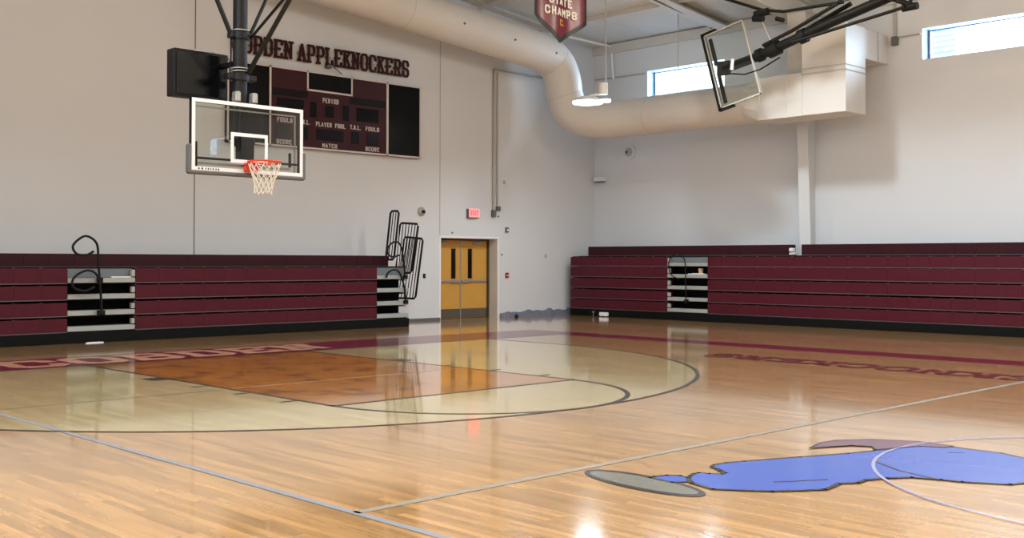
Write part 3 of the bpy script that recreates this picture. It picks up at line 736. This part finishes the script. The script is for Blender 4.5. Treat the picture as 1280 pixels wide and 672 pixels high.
# round-to-square transition and square trunk
n = 24; vs = []
for k, (yy, t) in enumerate(((-.6, 0), (-1.1, 1))):
    for j in range(n):
        a = 2*PI*j/n; cxr, czr = math.cos(a), math.sin(a); m_ = max(abs(cxr), abs(czr))
        r_ = .48*(1-t)+t*.48/m_
        vs.append((14.0+cxr*r_, yy, 5.2+czr*r_))
rc.add(vs, [(j, (j+1) % n, n+(j+1) % n, n+j) for j in range(n)])
rc.box(13.52, 14.48, -2.2, -1.1, 4.72, 5.68); rc.build('square_trunk', M['duct'], du)
MB().box(13.505, 14.495, -1.13, -1.10, 4.71, 5.70).box(13.505, 14.495, -1.82, -1.79, 4.71, 5.70).build('flange', M['duct'], du)
MB().rbox(13.52, 14.42, -3.25, -2.2, 4.72, 6.66, .01).build('plenum_box', M['duct'], du)
MB().box(13.505, 14.435, -3.265, -2.19, 5.62, 5.65).box(13.505, 14.435, -3.265, -2.19, 5.74, 5.76).build('flange', M['ductseam'], du)
MB().rbox(14.42, XB, -3.24, -2.3, 5.98, 6.64, .008).build('wall_branch', M['duct'], du)
MB().box(15.0, 15.03, -3.25, -2.28, 5.97, 6.65).build('flange', M['conduit'], du)
MB().rbox(13.72, 14.30, -2.18, -1.72, 5.66, 7.1, .008).build('damper_box', M['conduit'], du)  # plain grey box standing on the square trunk
hg = MB()
for x in (3, 6.5, 10): hg.tube([(x, 4.45, 6.84+.085*(12.6-x)+.45), (x, 4.45, zr(x))], .012, 6)
for y in (1.5,): hg.tube([(14.0, y, 5.66), (14.0, y, zr(14))], .010, 6)
hg.build('hanger_rod', M['conduit'], du)

# ------------------------------------------------------------------ conduits and pipes
def pipe(name, pts, r, label, cat='pipe', m='conduit', **k):
    return tag(MB().tube(pts, r, 10).build(name, M[m]), label, cat)
pp = MB(); pp.tube([(11.42, YA-.04, 2.74), (11.42, YA-.04, 6.46), (13.9, YA-.04, 6.46)], .035, 10); pp.tube([(11.56, YA-.03, 2.82), (11.56, YA-.03, 6.40)], .022, 8)
o = thing('wall_conduit', 'grey twin conduit rising up the wall to the right of the exit sign', 'conduit', (11.42, YA, 2.7)); pp.build('conduit_run', M['conduit'], o)
MB().rbox(11.36, 11.48, YA-.09, YA, 2.62, 2.80, .01).rbox(11.52, 11.66, YA-.07, YA, 2.78, 2.90, .01).build('junction_box', M['pad'], o)
pipe('overhead_pipe', [(12.9, 4.85, 7.55), (15.42, 4.85, 7.53), (15.42, 4.75, 6.60)], .036, 'thin white pipe bending down beside the window-wall corner', m='white')
pipe('wall_conduit', [(15.46, 5.45, 6.65), (15.46, 3.66, 6.62)], .018, 'thin conduit running level along the wall into the left window', 'conduit')
o = thing('wall_conduit', 'white conduit dropping to a small box left of the right window', 'conduit', (15.46, -3.43, 6.5))
MB().tube([(15.45, -3.43, 7.33), (15.45, -3.43, 6.5)], .035, 8).tube([(15.45, -3.43, 6.56), (15.45, -4.02, 6.56)], .015, 8).build('conduit_run', M['conduit'], o)
MB().rbox(15.40, 15.5, -3.50, -3.36, 6.38, 6.58, .01).build('junction_box', M['pad'], o)
o = thing('roof_strut', 'narrow grey strut with dark end fixed along the sloping roof beam', 'strut', (14.2, 1.3, 7.6))
MB().tube([(11.6, 1.0, 7.76), (15.1, 1.25, 7.50)], .028, 8).build('strut_bar', M['pad'], o)
MB().rbox(15.05, 15.15, 1.2, 1.3, 7.44, 7.60, .01).build('strut_end', M['blk'], o)

# hanging lamp
lp = thing('pendant_lamp', 'bright round gymnasium lamp hanging in front of the round duct', 'lamp', (10.63, 1.5, 5.1))
LX, LY, LZ = 10.63, 1.515, 5.13
MB().tube([(LX+.27, LY-.25, LZ+.42), (LX+.27, LY-.25, zr(LX+.27))], .012, 8).build('hanging_rod', M['conduit'], lp)
MB().cyl((LX+.22, LY-.2, LZ+.16), (0, 0, 1), .12, .26, 20).tube([(LX+.22, LY-.2, LZ+.2), (LX, LY, LZ+.12)], .03, 8).build('ballast', M['steel'], lp)
MB().cyl((LX-.03, LY+.03, LZ), (0, 0, 1), .36, .10, 32, 0, .2).build('reflector', M['steel'], lp)
MB().cyl((LX-.03, LY+.03, LZ-.05), (0, 0, 1), .34, .05, 32).build('lens', M['lampglow'], lp)
MB().cyl((LX+.27, LY-.25, LZ-.01), (0, 0, 1), .12, .06, 24).build('side_lens', M['lampglow'], lp)

# ------------------------------------------------------------------ pennant
pn = thing('pennant_banner', 'maroon championship pennant with black edge and white letters hanging from the roof', 'banner', (7.96, .03, 8.3))
ol = [(7.25, 8.2), (8.80, 8.2), (8.80, 6.37), (7.97, 5.88), (7.25, 6.37)]
def wave(x): return .03*math.sin((x-7.25)*8)
def cloth(ol, y, th, m, name):
    mb = MB(); xs = [ol[0][0]+(ol[1][0]-ol[0][0])*i/24 for i in range(25)]
    tipx, tipz, sz = ol[3][0], ol[3][1], ol[2][1]
    def zb(x): return tipz+(sz-tipz)*((tipx-x)/(tipx-ol[0][0]) if x < tipx else (x-tipx)/(ol[1][0]-tipx))
    for side in (0, th):
        vs = []
        for x in xs: vs += [(x, y+side+wave(x), ol[0][1]), (x, y+side+wave(x), zb(x))]
        mb.add(vs, [(2*i, 2*i+1, 2*i+3, 2*i+2) for i in range(24)], 0, True)
    return mb.build(name, M[m], pn)
cloth(ol, .03, .01, 'banb', 'border')
cloth([(7.32, 8.13), (8.70, 8.13), (8.70, 6.42), (7.97, 5.99), (7.32, 6.42)], .026, -.004, 'ban', 'field')
def btxt(s, x0, w, z0, h, t, m, sk=-.03):
    mb = MB()
    for k_, q in enumerate(text_quads(s, w, h, t, .22, PLAIN)):
        mb.prism([(x0+a, .010+wave(x0+a)-.0004*k_, z0+b+sk*(x0+a-x0)) for a, b in q], (0, .008, 0))
    mb.build('lettering', M[m], pn)
btxt('CHAMPS', 7.54, .92, 6.44, .17, .038, 'banw'); btxt('STATE', 7.64, .70, 6.66, .17, .038, 'banw'); btxt('C', 7.95, .10, 6.24, .13, .025, 'bang'); btxt('.', 8.06, .05, 6.24, .04, .02, 'bang')
MB().tube([(7.15, .03, 8.22), (8.9, .03, 8.22)], .02, 8).tube([(7.3, .03, 8.22), (7.3, .03, zr(7.3))], .006, 6).tube([(8.7, .03, 8.22), (8.7, .03, zr(8.7))], .006, 6).build('hanging_bar', M['blk'], pn)

# ------------------------------------------------------------------ small wall fittings
ex = thing('exit_sign', 'glowing red exit sign on the wall above the double door', 'exit sign', (10.67, YA, 2.58))
MB().rbox(10.48, 10.86, YA-.09, YA, 2.57, 2.80, .01).build('housing', M['pad'], ex)
MB().box(10.50, 10.86, YA-.098, YA-.088, 2.59, 2.80).build('lit_face', M['exitf'], ex)
mb = MB()
for q in text_quads('EXIT', .26, .12, .022, .25, PLAIN): mb.prism([(10.55+a, YA-.099, 2.635+b) for a, b in q], (0, -.002, 0))
mb.build('exit_letters', M['exitl'], ex)
o = thing('fire_bell', 'round grey bell on the wall between the bleachers and door', 'bell', (8.97, YA, 2.68))
MB().cyl((8.97, YA, 2.68), (0, -1, 0), .11, .04, 24).cyl((8.97, YA-.04, 2.68), (0, -1, 0), .10, .04, 24, 0, .05).build('gong', M['chrome'], o)
MB().rbox(8.93, 9.03, YA-.11, YA-.07, 2.64, 2.71, .01).build('striker', M['blk'], o)
o = thing('light_switch', 'small dark switch plate on the wall left of the door', 'switch', (9.08, YA, 1.1))
MB().rbox(9.04, 9.12, YA-.02, YA, 1.05, 1.16, .005).build('plate', M['blk'], o); MB().box(9.07, 9.09, YA-.03, YA-.02, 1.09, 1.12).build('toggle', M['pad'], o)
o = thing('alarm_strobe', 'small grey alarm strobe on the wall upper right of the door', 'alarm', (11.93, YA, 2.3))
MB().rbox(11.87, 11.98, YA-.05, YA, 2.23, 2.36, .01).build('housing', M['pad'], o); MB().rbox(11.90, 11.95, YA-.07, YA-.05, 2.26, 2.31, .005).build('lens', M['white'], o)
o = thing('fire_alarm_pull', 'small red fire alarm pull box right of the door', 'alarm', (11.93, YA, 1.1))
MB().rbox(11.88, 11.98, YA-.05, YA, 1.03, 1.17, .008).build('box', M['red'], o); MB().box(11.90, 11.96, YA-.06, YA-.05, 1.08, 1.11).build('handle', M['white'], o)
for x, z, lb in ((10.0, 2.18, 'tiny dark wall stud just above the double door'), (11.75, 1.64, 'tiny dark wall stud level with the door glass on the right'), (11.62, 2.64, 'tiny dark wall stud under the twin conduit box')):
    tag(MB().cyl((x, YA, z), (0, -1, 0), .022, .02, 12).cyl((x, YA-.02, z), (0, -1, 0), .012, .012, 12).build('wall_stud', M['pad']), lb, 'wall fitting')
for x, z, lb in ((11.84, 3.54, 'faint pale wall plate right of the twin conduit'), (13.44, 1.61, 'faint pale wall plate between the door and corner')):
    tag(MB().rbox(x-.045, x+.045, YA-.012, YA, z-.05, z+.05, .005).rbox(x-.01, x+.01, YA-.018, YA-.01, z-.01, z+.01, .002).build('wall_plate', M['conduit']), lb, 'wall fitting')
o = thing('wall_speaker', 'round grey speaker on the window wall under the duct', 'speaker', (XB, 4.2, 4.5))
MB().cyl((XB, 4.2, 4.5), (-1, 0, 0), .20, .06, 28).build('ring', M['wallb'], o); MB().cyl((XB-.06, 4.22, 4.5), (-1, 0, 0), .12, .02, 24).build('grille', M['conduit'], o); MB().cyl((XB-.08, 4.28, 4.5), (-1, 0, 0), .04, .02, 16).build('cone', M['pad'], o)
o = thing('corner_shelf_box', 'small white box mounted in the corner of the gym walls', 'box', (XB, 5.25, 3.75))
MB().rbox(XB-.16, XB, 5.08, 5.42, 3.74, 3.86, .01).build('box', M['white'], o); MB().rbox(XB-.15, XB, 5.10, 5.40, 3.71, 3.742, .005).build('underside', M['pad'], o)

# loose vinyl base, right of the door
vb = MB(); n = 60; prev = None; pts = []
for i in range(n+1):
    x = DX1+.08+(15.40-DX1-.08)*i/n
    h = .09+.05*math.sin(PI*i/n)+.012*math.sin(i*.9)+(.04 if (i % 13) in (4, 5, 6) else 0)
    d_ = .04+.03*abs(math.sin(i*.37)); pts.append((x, h, d_))
for (x0, h0, d0), (x1, h1, d1) in zip(pts, pts[1:]):
    vb.add([(x0, YA-d0-.03, 0), (x1, YA-d1-.03, 0), (x1, YA-d1*.5, h1), (x0, YA-d0*.5, h0), (x0, YA, h0+.01), (x1, YA, h1+.01)], [(0, 1, 2, 3), (3, 2, 5, 4)], 0, True)
tag(vb.build('loose_wall_base', M['tarp']), 'crumpled blue grey vinyl along the wall foot between door and corner', 'wall base')
tag(MB().cyl((12.11, 5.30, 0), (0, 0, 1), .05, .05, 16).cyl((12.11, 5.30, .05), (0, 0, 1), .035, .03, 16, 0, .02).build('door_stop', M['blk']), 'small black floor stop right of the double door', 'door stop')
# small things by the bleachers
o = thing('power_box', 'small white plug box on the floor against the window-side bleachers', 'box', (14.02, 3.98, 0))
MB().rbox(13.98, 14.075, 3.80, 4.06, .02, .12, .01).build('box', M['white'], o); MB().box(13.99, 14.07, 3.83, 3.86, 0, .02).box(13.99, 14.07, 4.00, 4.03, 0, .02).build('foot', M['pad'], o)
tag(MB().rbox(14.03, 14.078, 4.28, 4.36, .08, .14, .01).cyl((14.055, 4.32, 0), (0, 0, 1), .012, .08, 8).build('cable_plug', M['pad']), 'tiny grey plug beside the white box at the window-side bleachers', 'plug')
tag(MB().rbox(-.10, .22, 3.96, 4.00, 0, .014, .003).rbox(-.06, .18, 3.985, 4.005, .012, .018, .002).build('floor_plate', M['white']), 'thin white strip on the floor before the left aisle', 'strip')
tag(MB().rbox(14.12, 14.24, .82, 1.30, 1.157, 1.172, .003).rbox(14.14, 14.2, .86, 1.2, 1.172, 1.182, .003).build('paper_stack', M['paper']), 'white papers lying on the upper aisle step of the window-side bleachers', 'papers')
tag(MB().tube([(14.22, .98, 1.182), (14.22, .98, 1.20), (14.22, .98, 1.30), (14.22, .98, 1.305)], [.05, .055, .065, .055], 16).build('paper_cup', M['tan']), 'small tan cup on the papers on the aisle step', 'cup')
tag(MB().rbox(.42, .80, 4.10, 4.16, 1.156, 1.178, .004).build('paper_sheet', M['paper']), 'white sheet lying on the top grey step of the left aisle', 'papers')
tag(MB().rbox(14.72, 14.86, -1.26, -1.15, 1.70, 1.80, .02).rbox(14.76, 14.9, -1.28, -1.14, 1.635, 1.70, .01).build('post_bracket', M['white']), 'small white bracket in the gap of the top bleacher row', 'bracket')

# ------------------------------------------------------------------ light
W = bpy.data.worlds.new('sky'); SC.world = W; W.use_nodes = True
bg = W.node_tree.nodes['Background']; bg.inputs[0].default_value = (.72, .87, 1, 1); bg.inputs[1].default_value = 3.2
def area(loc, size, power, col, rot=(0, 0, 0), sy=None, name='high_bay_light'):
    l = bpy.data.lights.new(name, 'AREA'); l.energy = power; l.color = col; l.shape = 'DISK' if sy is None else 'RECTANGLE'; l.size = size
    if sy: l.size_y = sy
    o = bpy.data.objects.new(name, l); COL.objects.link(o); o.location = loc; o.rotation_euler = rot; return o
def spot(loc, power, col, cone=142, r=.25):
    l = bpy.data.lights.new('high_bay_light', 'SPOT'); l.energy = power; l.color = col; l.spot_size = math.radians(cone); l.spot_blend = .55; l.shadow_soft_size = r
    o = bpy.data.objects.new('high_bay_light', l); COL.objects.link(o); o.location = loc; return o
def lamp(loc, power):  # unseen warm fill added to brighten the ceiling and upper walls
    l = bpy.data.lights.new('high_bay_glow', 'POINT'); l.energy = power; l.color = (1, .91, .78); l.shadow_soft_size = .25
    o = bpy.data.objects.new('high_bay_glow', l); COL.objects.link(o); o.location = loc
for x in (-10.2, -3.6, 3.6, 9.9):
    for y in (-2.9, -9.5, -16.1, -22.7):
        spot((x, y, 7.45), 520, (.76, .90, 1)); lamp((x, y, 7.2), 95)
spot((LX, LY, LZ-.12), 230, (.80, .91, 1), 160, .3)
for side in (1, -1):        # daylight outside the panes; left side is blue fill through unseen added windows
    for a, b in wins:
        area((side*(XB+2.2), (a+b)/2, 7.4 if side < 0 else 6.7), 2.4, 500 if side < 0 else 520, (.62, .80, 1), (0, side*math.radians(72 if side < 0 else 88), 0), 1.6, 'window_daylight')

# ------------------------------------------------------------------ camera
yaw, pit, roll, f = .7601, .0170, .0023, 1364.0
F = Vector((math.sin(yaw)*math.cos(pit), math.cos(yaw)*math.cos(pit), math.sin(pit)))
R = Vector((math.cos(yaw), -math.sin(yaw), 0)); U = R.cross(F)
R2 = R*math.cos(roll)+U*math.sin(roll); U2 = U*math.cos(roll)-R*math.sin(roll)
cam = bpy.data.cameras.new('camera'); co_ = bpy.data.objects.new('camera', cam); COL.objects.link(co_)
mw = Matrix((R2, U2, -F)).transposed().to_4x4(); mw.translation = Vector((-8.379, -14.824, 1.4704)); co_.matrix_world = mw
cam.sensor_width = 36; cam.lens = f/1280*36; cam.shift_x = 41/1280; cam.shift_y = -33/1280; cam.clip_end = 200
SC.camera = co_
SC.view_settings.view_transform = 'Standard'; SC.view_settings.look = 'None'; SC.view_settings.gamma = 1; SC.view_settings.use_curve_mapping = False
SC.view_settings.exposure = 0.66
